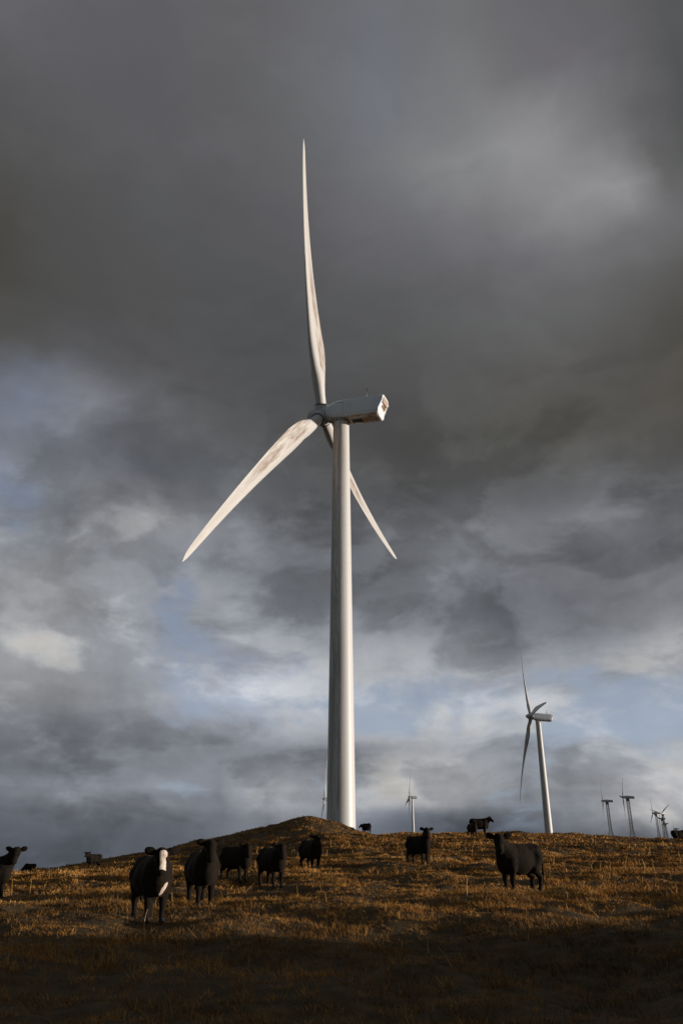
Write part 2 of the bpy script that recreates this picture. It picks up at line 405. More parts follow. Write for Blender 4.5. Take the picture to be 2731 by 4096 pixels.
# ------------------------------------------------------------------ cows: one continuous body from blended volumes
def smin(a, b, k):
    h = np.clip(0.5 + 0.5 * (b - a) / k, 0, 1)
    return b * (1 - h) + a * h - k * h * (1 - h)
def ell(P, c, r, Rm=None):
    q = P - np.asarray(c, float)
    if Rm is not None: q = q @ Rm
    r = np.asarray(r, float)
    k0 = np.sqrt(((q / r) ** 2).sum(-1)); k1 = np.sqrt(((q / r ** 2) ** 2).sum(-1)) + 1e-9
    return k0 * (k0 - 1) / k1
def cone(P, a, b, r1, r2):
    a, b = np.asarray(a, float), np.asarray(b, float); ba = b - a
    q = P - a; t = np.clip((q @ ba) / (ba @ ba), 0, 1)
    return np.sqrt(((q - t[..., None] * ba) ** 2).sum(-1)) - (r1 + (r2 - r1) * t)
def surface_nets(f, lo, hi, h):
    ax = [np.arange(lo[i], hi[i] + h, h) for i in range(3)]
    G = np.stack(np.meshgrid(*ax, indexing='ij'), -1)
    D = f(G.reshape(-1, 3)).reshape(G.shape[:3]); S = D < 0
    nx, ny, nz = D.shape
    acc = np.zeros((nx - 1, ny - 1, nz - 1, 3)); cnt = np.zeros((nx - 1, ny - 1, nz - 1))
    for axis in range(3):
        o1, o2 = [a for a in range(3) if a != axis]
        sl0 = [slice(None)] * 3; sl1 = [slice(None)] * 3; sl0[axis] = slice(0, -1); sl1[axis] = slice(1, None)
        d0, d1 = D[tuple(sl0)], D[tuple(sl1)]
        cr = (d0 < 0) != (d1 < 0)
        t = np.where(cr, d0 / np.where(cr, d0 - d1, 1), 0)
        p = G[tuple(sl0)].copy(); p[..., axis] += t * h
        for s1 in (0, 1):
            for s2 in (0, 1):
                q = [slice(None)] * 3
                q[o1] = slice(s1, s1 + D.shape[o1] - 1); q[o2] = slice(s2, s2 + D.shape[o2] - 1)
                c = cr[tuple(q)]; acc += p[tuple(q)] * c[..., None]; cnt += c
    m = cnt > 0
    ids = -np.ones(m.shape, int); ids[m] = np.arange(m.sum())
    V = acc[m] / cnt[m][:, None]
    F = []
    for axis in range(3):
        o1, o2 = (axis + 1) % 3, (axis + 2) % 3
        sl0 = [slice(None)] * 3; sl1 = [slice(None)] * 3; sl0[axis] = slice(0, -1); sl1[axis] = slice(1, None)
        cr = S[tuple(sl0)] != S[tuple(sl1)]
        ii = np.argwhere(cr)
        ii = ii[(ii[:, o1] > 0) & (ii[:, o2] > 0) & (ii[:, o1] < D.shape[o1] - 1) & (ii[:, o2] < D.shape[o2] - 1)]
        e1 = np.zeros(3, int); e1[o1] = 1; e2 = np.zeros(3, int); e2[o2] = 1
        quad = np.stack([ids[tuple((ii - e1 - e2).T)], ids[tuple((ii - e2).T)], ids[tuple(ii.T)], ids[tuple((ii - e1).T)]], -1)
        flip = ~S[tuple(ii.T)]
        quad[flip] = quad[flip][:, ::-1]
        F.append(quad)
    return V, np.concatenate(F)
def mat_hide():
    m, nt, b = new_mat('black_hide')
    oc = objcoord(nt)
    n = noise(nt, mapping(nt, oc, (1, 1, 0.4)), 26, 4, 0.6); n2 = noise(nt, oc, 3.2, 4)
    wh = N(nt, 'ShaderNodeAttribute', attribute_name='white')
    blk = ramp(nt, n2.outputs[0], [(0.3, (0.013, 0.0105, 0.008)), (0.7, (0.021, 0.0155, 0.011))])
    wn = math_n(nt, 'ADD', wh.outputs['Fac'], math_n(nt, 'MULTIPLY_ADD', noise(nt, oc, 15, 5, .65).outputs[0], 1.0, -0.5))
    wm = ramp(nt, wn, [(0.42, (0, 0, 0)), (0.58, (1, 1, 1))])
    c = mix(nt, wm.outputs[0], blk.outputs[0], ramp(nt, noise(nt, oc, 11, 4, .6).outputs[0], [(.35, (.62, .44, .33)), (.6, (.80, .70, .60))]).outputs[0])
    L(nt, c, b.inputs['Base Color']); b.inputs['Roughness'].default_value = 0.8
    b.inputs['Specular IOR Level'].default_value = 0.06
    b.inputs['Sheen Weight'].default_value = 0.12; b.inputs['Sheen Roughness'].default_value = 0.35; b.inputs['Sheen Tint'].default_value = (.6, .34, .2, 1)
    bump(nt, b, n.outputs[0], 0.5, 0.02)
    return m
M_HIDE = mat_hide()
M_EYE = plain('cow_eye', (0.012, 0.010, 0.009), 0.12)
M_NOSE = plain('wet_nose', (0.03, 0.027, 0.025), 0.22)
M_HOOF = plain('hoof_horn', (0.016, 0.013, 0.011), 0.8)
M_TAG = plain('ear_tag_plastic', (0.7, 0.45, 0.25), 0.5)

def make_cow(label, loc, yaw, poll=(0.98, 0.0, 1.48), face=(0, -45), fat=1.0, scale=1.0, res=0.028, white=False, gait=0.0, lying=False, headlen=0.50):
    """yaw: heading (degrees, 0 = +x, 90 = away from the camera). poll: position of the top of the head in the cow's own frame
       (x forward, y left, z up). face: (yaw, pitch) of the muzzle direction in the same frame."""
    root = empty('cow', loc); root.rotation_euler = (0, 0, R(yaw)); root.scale = (scale,) * 3
    tag(root, label, 'cow', 'black cattle grazing on the hillside')
    fy, fp = R(face[0]), R(face[1])
    fd = np.array([math.cos(fp) * math.cos(fy), math.cos(fp) * math.sin(fy), math.sin(fp)])
    side = np.array([-math.sin(fy), math.cos(fy), 0.0]); upv = np.cross(fd, side); upv = upv if upv[2] > 0 else -upv
    poll = np.array(poll); cran = poll - 0.10 * upv + 0.02 * fd
    muz = cran + fd * (headlen - 0.17) - 0.03 * upv
    Rh = np.stack([fd, side, upv], 1)
    drop = -0.62 if lying else 0.0
    def legs(P):
        d = None
        for s in (1, -1):
            g_ = gait * s
            fr = [(0.50, .17 * s, .82), (0.47 + .3 * g_, .18 * s, .60), (0.50 + .7 * g_, .165 * s, .36), (0.49 + .95 * g_, .16 * s, .11), (0.53 + g_, .16 * s, .035)]
            rf = (.17, .115, .075, .052, .062)
            hd = [(-0.56, .17 * s, .90), (-0.40 - .3 * g_, .20 * s, .66), (-0.66 - .7 * g_, .185 * s, .42), (-0.63 - .95 * g_, .175 * s, .12), (-0.58 - g_, .175 * s, .035)]
            rh = (.22, .16, .075, .054, .062)
            for pts, rr in ((fr, rf), (hd, rh)):
                for k in range(4):
                    c = cone(P, pts[k], pts[k + 1], rr[k], rr[k + 1])
                    d = c if d is None else smin(d, c, .035)
        return d
    def f(P):
        H_ = P; P = P / np.array((.87, 1, 1))
        d = ell(P, (0.02, 0, .88 + drop), (.82, .315 * fat, .39))
        d = smin(d, ell(P, (-.54, 0, .98 + drop), (.37, .275 * fat, .34)), .10)
        d = smin(d, ell(P, (-.05, 0, .79 + drop), (.62, .33 * fat, .31)), .10)
        d = smin(d, ell(P, (.50, 0, .90 + drop), (.33, .275 * fat, .43)), .10)
        d = smin(d, ell(P, (.68, 0, .72 + drop), (.20, .18, .24)), .10)
        d = smin(d, cone(P, (-.80, 0, 1.17 + drop), (.48, 0, 1.20 + drop), .115, .105), .10)
        d = smin(d, ell(P, (-.62, .17, 1.20 + drop), (.10, .07, .06)), .06)
        d = smin(d, ell(P, (-.62, -.17, 1.20 + drop), (.10, .07, .06)), .06)
        T_ = P; P = H_
        nb = np.array((.50, 0, 1.04 + drop))
        d = smin(d, cone(P, nb, cran - .05 * fd - .03 * upv, .27, .135), .09)
        d = smin(d, cone(P, (.58, 0, .82 + drop), cran + .04 * fd - .08 * upv, .18, .09), .09)
        hdd = cone(P, cran, muz, .136, .102)
        hdd = smin(hdd, ell(P, cran + .02 * fd + .02 * upv, (.148, .145, .14), Rh), .04)
        hdd = smin(hdd, cone(P, cran + .06 * fd - .085 * upv, muz - .03 * upv, .085, .065), .05)
        hdd = smin(hdd, ell(P, muz + .035 * fd, (.08, .112, .095), Rh), .035)
        hdd = smin(hdd, ell(P, poll + .0 * fd, (.06, .075, .055), Rh), .04)
        for s in (1, -1):
            hdd = smin(hdd, ell(P, cran + .13 * fd + .095 * s * side + .035 * upv, (.05, .03, .035), Rh), .03)
            ed = side * s * .95 - fd * .16 + upv * .02 + np.array([0, 0, .12]); ed /= np.linalg.norm(ed)
            ec = cran - .035 * fd + .13 * s * side + .045 * upv + ed * .12
            e2 = np.cross(ed, np.array([0, 0, 1.0]) + fd * .3); e2 /= np.linalg.norm(e2); e3 = np.cross(ed, e2)
            hdd = smin(hdd, ell(P, ec, (.135, .032, .092), np.stack([ed, e2, e3], 1)), .025)
        d = smin(d, hdd, .05)
        if not lying:
            d = smin(d, legs(T_), .06)
        else:
            for s in (1, -1):
                d = smin(d, cone(P, (.5, .2 * s, .2), (.78, .22 * s, .06), .12, .055), .06)
                d = smin(d, cone(P, (-.55, .26 * s, .22), (-.1, .34 * s, .07), .17, .06), .06)
        tl = [(-.86, 0, 1.17 + drop), (-.945, .01, 1.02 + drop), (-.955, .02, .72 + max(drop, -.5)), (-.94, .03, .50 + max(drop, -.42)), (-.93, .03, .36 + max(drop, -.3))]
        for k, (r1, r2) in enumerate(((.05, .034), (.034, .024), (.024, .04), (.045, .018))):
            d = smin(d, cone(T_, tl[k], tl[k + 1], r1, r2), .03)
        # the far tip of the coat is never perfectly smooth
        d = d + .0025 * np.sin(P[:, 0] * 31 + 2 * np.sin(P[:, 2] * 17)) * np.sin(P[:, 1] * 29 + P[:, 2] * 23)
        return d
    lo = np.minimum((-1.12, -.46, -.04), poll - .45); hi = np.maximum((.98, .46, 1.40), poll + .42)
    hi = np.maximum(hi, muz + .2); lo = np.minimum(lo, muz - .2); lo[2] = max(lo[2], -.06)
    V, F = surface_nets(f, lo, hi, res)
    W = np.zeros(len(V))
    if white:
        q = V - cran; fx = q @ fd; sy = q @ side; uz = q @ upv
        m_ = (fx > -.03) & (fx < headlen - .1) & (uz > -.03)
        lim = np.interp(fx, [-.06, 0, .08, .2, .3, .42], [.05, .085, .095, .07, .075, .095])
        W = np.maximum(W, np.where(m_, np.clip((lim - np.abs(sy - .028)) / .04 + .4, 0, 1), 0))  # blaze offset sunward, painting the shaded side of the face darker
        # dark patch in the middle of the forehead and round the eyes, dark nose
        W *= 1 - .62 * np.clip(1.3 - np.hypot((fx - .05 - sy * .8) / .06, (sy - .015) / .04), 0, 1)
        W *= 1 - np.clip(1.4 - np.hypot((fx - .13) / .05, (np.abs(sy) - .115) / .04), 0, 1)
        W *= np.clip((headlen - .125 - fx) / .03, 0, 1)
        # white brisket, its patch cut to the crescent that the sun would light
        bq = np.hypot((V[:, 1] - .07 - (V[:, 2] - .64) * .5) / .045, (V[:, 2] - .64) / .13)
        W = np.maximum(W, np.where(V[:, 0] > .5, np.clip(1.5 - bq, 0, 1), 0))
    body = fast_mesh('body', V, F, 4, M_HIDE, True, {'white': W})
    body.parent = root
    def blob(name, c, r, Rm, mat, seg=10, ringn=6):
        mb = MB(); rings = []
        for i in range(1, ringn):
            t = math.pi * i / ringn
            rings.append([np.asarray(c) + (Rm @ (np.array([math.cos(t), math.sin(t) * math.cos(2 * math.pi * k / seg), math.sin(t) * math.sin(2 * math.pi * k / seg)]) * r)) for k in range(seg)])
        mb.rings(rings); return mb.build(name, mat, root)
    for s in (1, -1):
        blob('eye', cran + .145 * fd + .130 * s * side + .032 * upv, np.array((.026, .018, .022)), Rh, M_EYE)
    blob('nose', muz + .078 * fd + .012 * upv, np.array((.042, .072, .050)), Rh, M_NOSE)
    if not lying:
        for s in (1, -1):
            g_ = gait * s
            for hx, hy in ((.535 * .87 + g_, .16 * s), (-.575 * .87 - g_, .175 * s)):
                mb = MB()
                mb.rings([[(hx - .005 + rr_ * 1.15 * math.cos(t) + ox, hy + rr_ * math.sin(t), z) for t in np.linspace(0, 2 * math.pi, 12, endpoint=False)] for z, rr_, ox in ((-.03, .066, .02), (.03, .062, .012), (.075, .052, 0))])
                h_ = mb.build('hoof', M_HOOF, root)
    return root

def yaw_to_cam(loc): return math.degrees(math.atan2(-loc[1], -loc[0]))
def ground_hit(px, py):
    """where the sight line through a photo pixel first meets the pasture"""
    t, sl = ray(px, py); Y = np.arange(9, 130, .05)
    dz = ground_z(t * Y, Y) - sl * Y
    i = np.argmax(dz > 0)
    return float(Y[i]) if dz[i] > 0 else None
def cow_at(label, px, feet, back, yaw, look=None, face_pitch=-42, poll=(.92, 0, 1.46), Y=None, sink=0.02, **kw):
    """feet, back: photo rows of the hooves and of the back; look: heading (deg, world) of the face"""
    if Y is None: Y = ground_hit(px, feet)
    p = on_ground(px, Y); top = ray(px, back)[1] * Y
    sc = (top - p.z) / 1.30
    print('cow', label[:30], 'Y %.1f scale %.2f' % (Y, sc))
    p.z -= sink
    sc = min(1.12, max(.72, sc))
    fy = 0 if look is None else ((look - yaw + 180) % 360 - 180)
    return make_cow(label, p, yaw, poll=poll, face=(fy, face_pitch), scale=sc, **kw)

# headings: -90 faces the camera, 180 faces left, 0 faces right, 90 faces away
cow_at('black cow at the left frame edge, side on, head up and both ears out', -22, 3592, 3426, -14, look=-86, face_pitch=-60, poll=(.90, -.06, 1.54), res=.025)
cow_at('small distant black cow with its head down grazing at the far left', 131, 3500, 3455, 205, look=195, face_pitch=-70, poll=(1.14, .05, .52), res=.045, Y=88)
cow_at('small distant black cow alone on the left skyline, head raised', 382, 3480, 3425, 222, look=255, face_pitch=-40, poll=(.86, .1, 1.42), res=.045, Y=62)
cow_at('black cow with a white face and a white brisket facing the camera', 618, 3680, 3420, -62, look=-72, face_pitch=-62, poll=(.90, -.08, 1.36), white=True, res=.02, fat=1.15)
cow_at('black cow standing directly behind the white-faced cow, its head against the mound', 815, 3618, 3402, -68, look=-70, face_pitch=-58, poll=(.90, -.02, 1.48), res=.025, fat=1.12)
cow_at('black cow with its body turned, third from the left in the cluster below the mound', 945, 3526, 3384, -38, look=-70, face_pitch=-58, poll=(.86, -.20, 1.32), res=.03)
cow_at('black cow low on the mound slope, front legs apart, head level with back', 1090, 3542, 3388, -56, look=-70, face_pitch=-58, poll=(.90, -.10, 1.34), res=.028, fat=1.08)
cow_at('black cow in front of the sunlit mound with its ears spread, facing the camera', 1243, 3479, 3359, -58, look=-76, face_pitch=-52, poll=(.86, -.14, 1.44), res=.032)
cow_at('black cow right beside the foot of the big turbine tower, seen from behind', 1466, 3346, 3297, 128, look=172, face_pitch=-35, poll=(.90, .12, 1.22), res=.045, Y=79)
cow_at('black cow in the middle of the pasture below the small distant turbine, ears out', 1672, 3456, 3343, -50, look=-80, face_pitch=-52, poll=(.84, -.18, 1.60), res=.032)
cow_at('black cow standing broadside on the crest, its head at the right', 1922, 3330, 3274, 3, look=-24, face_pitch=-36, poll=(.94, -.1, 1.42), white=False, res=.045, Y=75)
cow_at('black calf standing half behind the broadside cow on the crest', 1893, 3330, 3294, -70, look=-100, face_pitch=-45, poll=(.86, -.1, 1.42), res=.045, Y=73)
cow_at('large black cow at the right, side on, head turned to the camera', 2072, 3568, 3372, 208, look=266, face_pitch=-58, poll=(.86, .22, 1.48), res=.022, fat=1.05)
cow_at('black cow low at the right frame edge, only its back and ear showing', 2722, 3360, 3317, 8, look=20, face_pitch=-40, poll=(.92, .1, 1.36), res=.045, Y=98)

# ------------------------------------------------------------------ wind turbines
def blade_mesh(LEN, root_r, chord, thick, twist, sweep, off=0.0, nsec=34, nprof=20):
    """blade along +z; +x = leading edge, +y = towards the wind side (flap direction)"""
    rings = []
    for i in range(nsec + 1):
        s = i / nsec; s = s ** 0.9
        c = np.interp(s, *zip(*chord)); tk = np.interp(s, *zip(*thick)); tw = R(np.interp(s, *zip(*twist))); circ = np.interp(s, [0, .03, .14, 1], [1, 1, 0, 0])
        fl = np.interp(s, np.linspace(0, 1, 41), [sweep[0] * q + sweep[1] * q * q for q in np.linspace(0, 1, 41)])
        pts = []
        for k in range(nprof):
            t = 2 * math.pi * k / nprof
            xa = 0.5 * (1 + math.cos(t))                          # 0 = leading edge ... 1 = trailing edge (unit chord)
            ya = 5 * tk * (0.2969 * math.sqrt(xa) - 0.126 * xa - 0.3516 * xa ** 2 + 0.2843 * xa ** 3 - 0.1036 * xa ** 4)
            ya = (ya if t < math.pi else -ya) + 0.03 * math.sin(math.pi * xa)
            ax_, ay_ = (0.30 - xa) * c, ya * c
            cx_, cy_ = -0.5 * c * math.cos(t), 0.5 * c * math.sin(t)
            x, y = ax_ * (1 - circ) + cx_ * circ, ay_ * (1 - circ) + cy_ * circ
            pts.append((x * math.cos(tw) - y * math.sin(tw), x * math.sin(tw) + y * math.cos(tw) + fl, root_r + s * (LEN - root_r)))
        rings.append(pts)
    return rings
CH = [(0, 1.55), (.03, 1.55), (.07, 2.0), (.13, 3.0), (.19, 3.65), (.24, 3.7), (.32, 3.3), (.5, 2.4), (.7, 1.65), (.88, 1.08), (.96, .78), (.988, .45), (1, .08)]
TH = [(0, 1), (.05, .8), (.14, .42), (.25, .28), (.5, .2), (1, .14)]
TW = [(0, 17), (.15, 17), (.25, 13), (.4, 8.5), (.6, 4.5), (.8, 2), (1, .5)]

def frame_matrix(hub, a, psi):
    """rotor frame: a = axis to windward, u = up in the rotor plane, r = sideways; blade k points along cos*u - sin*r"""
    a = Vector(a).normalized(); r = Vector((a.y * -1, a.x, 0)).normalized() * -1
    # r such that it points to the right and away when a points to the left and away
    if r.y < 0: r = -r
    u = a.cross(r) if a.cross(r).z > 0 else r.cross(a)
    d = math.cos(psi) * u - math.sin(psi) * r
    t = -math.sin(psi) * u - math.cos(psi) * r
    return Matrix(((t.x, a.x, d.x, hub.x), (t.y, a.y, d.y, hub.y), (t.z, a.z, d.z, hub.z), (0, 0, 0, 1)))
def superellipse(w, h, p, n=40):
    out = []
    for k in range(n):
        t = 2 * math.pi * (k + .5) / n; c, s = math.cos(t), math.sin(t)
        out.append((w * math.copysign(abs(c) ** (2 / p), c), h * math.copysign(abs(s) ** (2 / p), s)))
    return out

AL, TAU = R(20.96), R(5.185)
def tubular_turbine(label, hub, psi, yaw_shift=0.0, base_sink=1.0, detail=True, nseg=64, k=1.0, stain=True):
    """hub: rotor centre in the world. k: size against the big one"""
    al = AL + R(yaw_shift)
    a = Vector((-math.cos(al) * math.cos(TAU), math.sin(al) * math.cos(TAU), math.sin(TAU)))
    ah = Vector((-math.cos(al), math.sin(al), 0))
    axis_xy = hub - a * 3.207 * k
    base = Vector((axis_xy.x, axis_xy.y, 0)); base.z = gz(base.x, base.y) - base_sink
    root = empty('wind_turbine', base); tag(root, label, 'wind turbine', 'white tubular wind turbines')
    inv = Matrix.Translation(-base)
    top_z = hub.z - a.z * 3.207 * k - 1.60 * k - base.z
    # tower
    mb = MB(); rings = []
    for i in range(41):
        s = i / 40; rad = (1.80 + (1.17 - 1.80) * s) * k
        rings.append([(rad * math.cos(2 * math.pi * q / nseg), rad * math.sin(2 * math.pi * q / nseg), s * top_z) for q in range(nseg)])
    mb.rings(rings); tw = mb.build('tower', M_TOWER, root); autosmooth(tw)
    mb = MB(); mb.rings([[(rr * k * math.cos(2 * math.pi * q / 48), rr * k * math.sin(2 * math.pi * q / 48), top_z + z * k) for q in range(48)] for z, rr in ((-.30, 1.19), (-.28, 1.27), (.12, 1.27), (.14, 1.20))])
    o = mb.build('yaw_collar', M_FLANGE, root); autosmooth(o)
    # nacelle, own frame: x to the rear along -a, y to the far side, z up
    X = -a; Yv = Vector((math.sin(al), math.cos(al), 0)); Zv = X.cross(Yv); 
    if Zv.z < 0: Zv = -Zv
    org = hub - a * 3.207 * k
    Mn = Matrix(((X.x, Yv.x, Zv.x, org.x), (X.y, Yv.y, Zv.y, org.y), (X.z, Yv.z, Zv.z, org.z), (0, 0, 0, 1)))
    nac = None
    mb = MB(); rings = []
    def rear(z, x0):     # stepped tail: the upper half overhangs
        f_ = np.interp(z, [-1.6, -1.45, -1.1, -.35, .05, .25, 1.7], [-.85, -.62, -.5, -.5, -.12, 0, .08]); return x0 + f_
    prof = [(-2.05, 1.28, 1.26, 1.26, 2.0, 0), (-1.95, 1.36, 1.34, 1.34, 2.05, 0), (-1.55, 1.42, 1.45, 1.42, 2.2, 0), (-1.1, 1.44, 1.58, 1.50, 2.6, 0), (-.5, 1.45, 1.68, 1.56, 3.4, 0), (.4, 1.46, 1.72, 1.6, 4.6, 0), (2.0, 1.46, 1.73, 1.6, 5.2, 0),
            (4.0, 1.46, 1.73, 1.6, 5.4, .15), (5.4, 1.46, 1.73, 1.6, 5.4, .5), (6.75, 1.46, 1.73, 1.6, 5.4, 1), (6.86, 1.42, 1.69, 1.56, 5.4, 1), (6.90, 1.33, 1.60, 1.47, 5.4, 1)]
    for x, w, hu, hd, p, st in prof:
        ring = []
        for (yy, zz) in superellipse(w, 1.0, p):
            z = zz * (hu if zz > 0 else hd)
            ring.append((x + st * (rear(z, 0)) if st else x, yy, z))
        rings.append([(q[0] * k, q[1] * k, q[2] * k) for q in ring])
    mb.rings(rings)
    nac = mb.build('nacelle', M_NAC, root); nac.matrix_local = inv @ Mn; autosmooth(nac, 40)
    def npart(mb, name, mat, smooth=False):
        o = mb.build(name, mat, nac, smooth); return o
    if detail:
        def rear_x(z): return 6.90 + rear(z, 0)
        # upper and lower air grilles in the tail
        def grille(z0, z1, y0, y1, name, mat, proud=.006):
            mb = MB(); n = Vector((rear_x(z1) - rear_x(z0), 0, z1 - z0)); n = Vector((n.z, 0, -n.x)).normalized() * proud
            P = [Vector((rear_x(z0), y0, z0)) + n, Vector((rear_x(z0), y1, z0)) + n, Vector((rear_x(z1), y1, z1)) + n, Vector((rear_x(z1), y0, z1)) + n]
            mb.add([p * k for p in P] + [(p - n * 12) * k for p in P], [(0, 1, 2, 3), (4, 7, 6, 5), (0, 4, 5, 1), (1, 5, 6, 2), (2, 6, 7, 3), (3, 7, 4, 0)])
            npart(mb, name, mat)
            mb = MB()
            for q in range(1, 7):
                t = q / 7; c = P[0].lerp(P[3], t) + n * .6; d = P[1].lerp(P[2], t) + n * .6
                mb.bar(c * k, d * k, .012 * k, n=4)
            return mb
        grille(.42, 1.38, -1.02, 1.10, 'air_grille', M_GRILLE)
        grille(-.30, .10, -.62, .70, 'air_grille', M_GRILLE2, .03)
        # belly: open hatch, plates
        zb = -1.604
        mb = MB(); mb.box(Vector((2.75, .05, zb)) * k, (.85 * k, .52 * k, .012 * k)); npart(mb, 'open_hatch', M_HATCH)
        mb = MB(); mb.box(Vector((4.2, .05, zb + .004)) * k, (.5 * k, .52 * k, .012 * k)); npart(mb, 'belly_plate', M_RUSTPLATE)
        mb = MB(); mb.box(Vector((4.9, 0, zb)) * k, (.035 * k, 1.1 * k, .012 * k)); npart(mb, 'belly_seam', M_SEAM)
        # side door outline and panel lines on both flanks
        for sgn in (-1, 1):
            yb = sgn * 1.462
            mb = MB()
            def ln(x0, z0, x1, z1, w=.013):
                c = Vector(((x0 + x1) / 2, yb, (z0 + z1) / 2)) * k
                mb.box(c, (max(abs(x1 - x0) / 2, w) * k, .006 * k, max(abs(z1 - z0) / 2, w) * k))
            ln(.85, -.95, .85, .95, .02); ln(-.45, .95, .85, .95, .02); ln(1.35, -.85, 1.35, .45); ln(2.0, -.85, 2.0, .45); ln(1.35, .45, 2.0, .45)
            ln(-.45, -.98, 6.1, -.98, .010); ln(.3, 1.32, 6.5, 1.32, .008)
            npart(mb, 'side_door', M_PANEL)
        # weather mast
        mb = MB(); b0 = Vector((3.9, -.55, 1.70))
        mb.box((b0 + Vector((0, 0, .05))) * k, (.22 * k, .22 * k, .06 * k))
        mb.bar(b0 * k, (b0 + Vector((.14, .1, .75))) * k, .075 * k); mb.bar((b0 + Vector((.3, .2, 0))) * k, (b0 + Vector((.14, .1, .75))) * k, .04 * k)
        mb.bar((b0 + Vector((.14, .1, .72))) * k, (b0 + Vector((.2, .1, 1.25))) * k, .055 * k)
        for sx in (-.09, .09):
            mb.bar((b0 + Vector((.2, .1, 1.22))) * k, (b0 + Vector((.2 + sx, .1, 1.5))) * k, .04 * k); mb.bar((b0 + Vector((.2 + sx, .1, 1.48))) * k, (b0 + Vector((.17, .1, 1.85))) * k, .038 * k)
        npart(mb, 'weather_mast', M_STEEL)
        mb = MB(); mb.box(Vector((4.25, -.3, 1.79)) * k, (.09 * k, .09 * k, .09 * k)); npart(mb, 'beacon', M_STEEL)
        for p0, p1, rr in (((4.6, -.2, 1.7), (4.66, -.2, 2.0), .03), ((1.3, -.7, 1.70), (1.3, -.7, 1.84), .05), ((.4, -.7, 1.68), (.4, -.7, 1.80), .04)):
            mb = MB(); mb.bar(Vector(p0) * k, Vector(p1) * k, rr * k); npart(mb, 'roof_fitting', M_STEEL)
    # hub with its spinner
    mb = MB(); Mh = Matrix(((a.x, Yv.x, Zv.x, hub.x), (a.y, Yv.y, Zv.y, hub.y), (a.z, Yv.z, Zv.z, hub.z), (0, 0, 0, 1)))
    sp = [(-1.10, 1.22), (-.9, 1.28), (-.4, 1.30), (.3, 1.26), (.75, 1.16), (.95, 1.08), (1.25, 1.03), (1.6, .92), (1.95, .72), (2.2, .45), (2.32, .2), (2.35, .02)]
    mb.rings([[(x * k, r_ * k * math.cos(2 * math.pi * q / 40), r_ * k * math.sin(2 * math.pi * q / 40)) for q in range(40)] for x, r_ in sp])
    hb = mb.build('hub', M_HUB, root); hb.matrix_local = inv @ Mh; autosmooth(hb, 50)
    # blades and their root sockets
    me = None
    for q in range(3):
        Mb = frame_matrix(hub, a, psi + q * 2 * math.pi / 3)
        mb = MB()
        mb.rings([[(rr * k * math.cos(2 * math.pi * w / 32), rr * k * math.sin(2 * math.pi * w / 32), z * k) for w in range(32)] for z, rr in ((.5, 1.12), (1.1, 1.04), (1.42, .97), (1.50, .97))])
        s_ = mb.build('blade_socket', M_HUB, hb); s_.matrix_parent_inverse = Matrix(); s_.matrix_local = Mh.inverted() @ Mb; autosmooth(s_, 50)
        mb = MB(); mb.rings([[(rr * k * math.cos(2 * math.pi * w / 32), rr * k * math.sin(2 * math.pi * w / 32), z * k) for w in range(32)] for z, rr in ((1.47, .99), (1.62, .99), (1.63, .84))])
        s_ = mb.build('root_flange', M_SEAM if q != 1 else M_FLANGE, hb); s_.matrix_local = Mh.inverted() @ Mb; autosmooth(s_, 50)
        if me is None:
            mb = MB(); mb.rings([[(p[0] * k, p[1] * k, p[2] * k) for p in r_] for r_ in blade_mesh(43.75, 1.5, CH, TH, TW, (4.2, -3.1))])
            bl = mb.build('blade', M_BLADE, root); me = bl.data; autosmooth(bl, 60)
        else:
            bl = bpy.data.objects.new('blade', me); COL.objects.link(bl); bl.parent = root
        bl.matrix_local = inv @ Mb
    return root

HUB1 = Vector((-3.028, 106.142, 64.173))
tubular_turbine('huge white wind turbine on a tubular tower standing behind the grassy mound', HUB1, R(19.85), base_sink=1.5)
tubular_turbine('medium white wind turbine on the right skyline, one blade straight up and one down', at(2121, 2866, 386), R(93), yaw_shift=-19, base_sink=2)
tubular_turbine('small white wind turbine far off between the big tower and the crest cows', at(1638, 3188, 1116), R(18), yaw_shift=-23, base_sink=3)
tubular_turbine('white wind turbine mostly hidden behind the big tower, its hub showing at the left', at(1299, 3196, 860), R(117), yaw_shift=-23, base_sink=3)

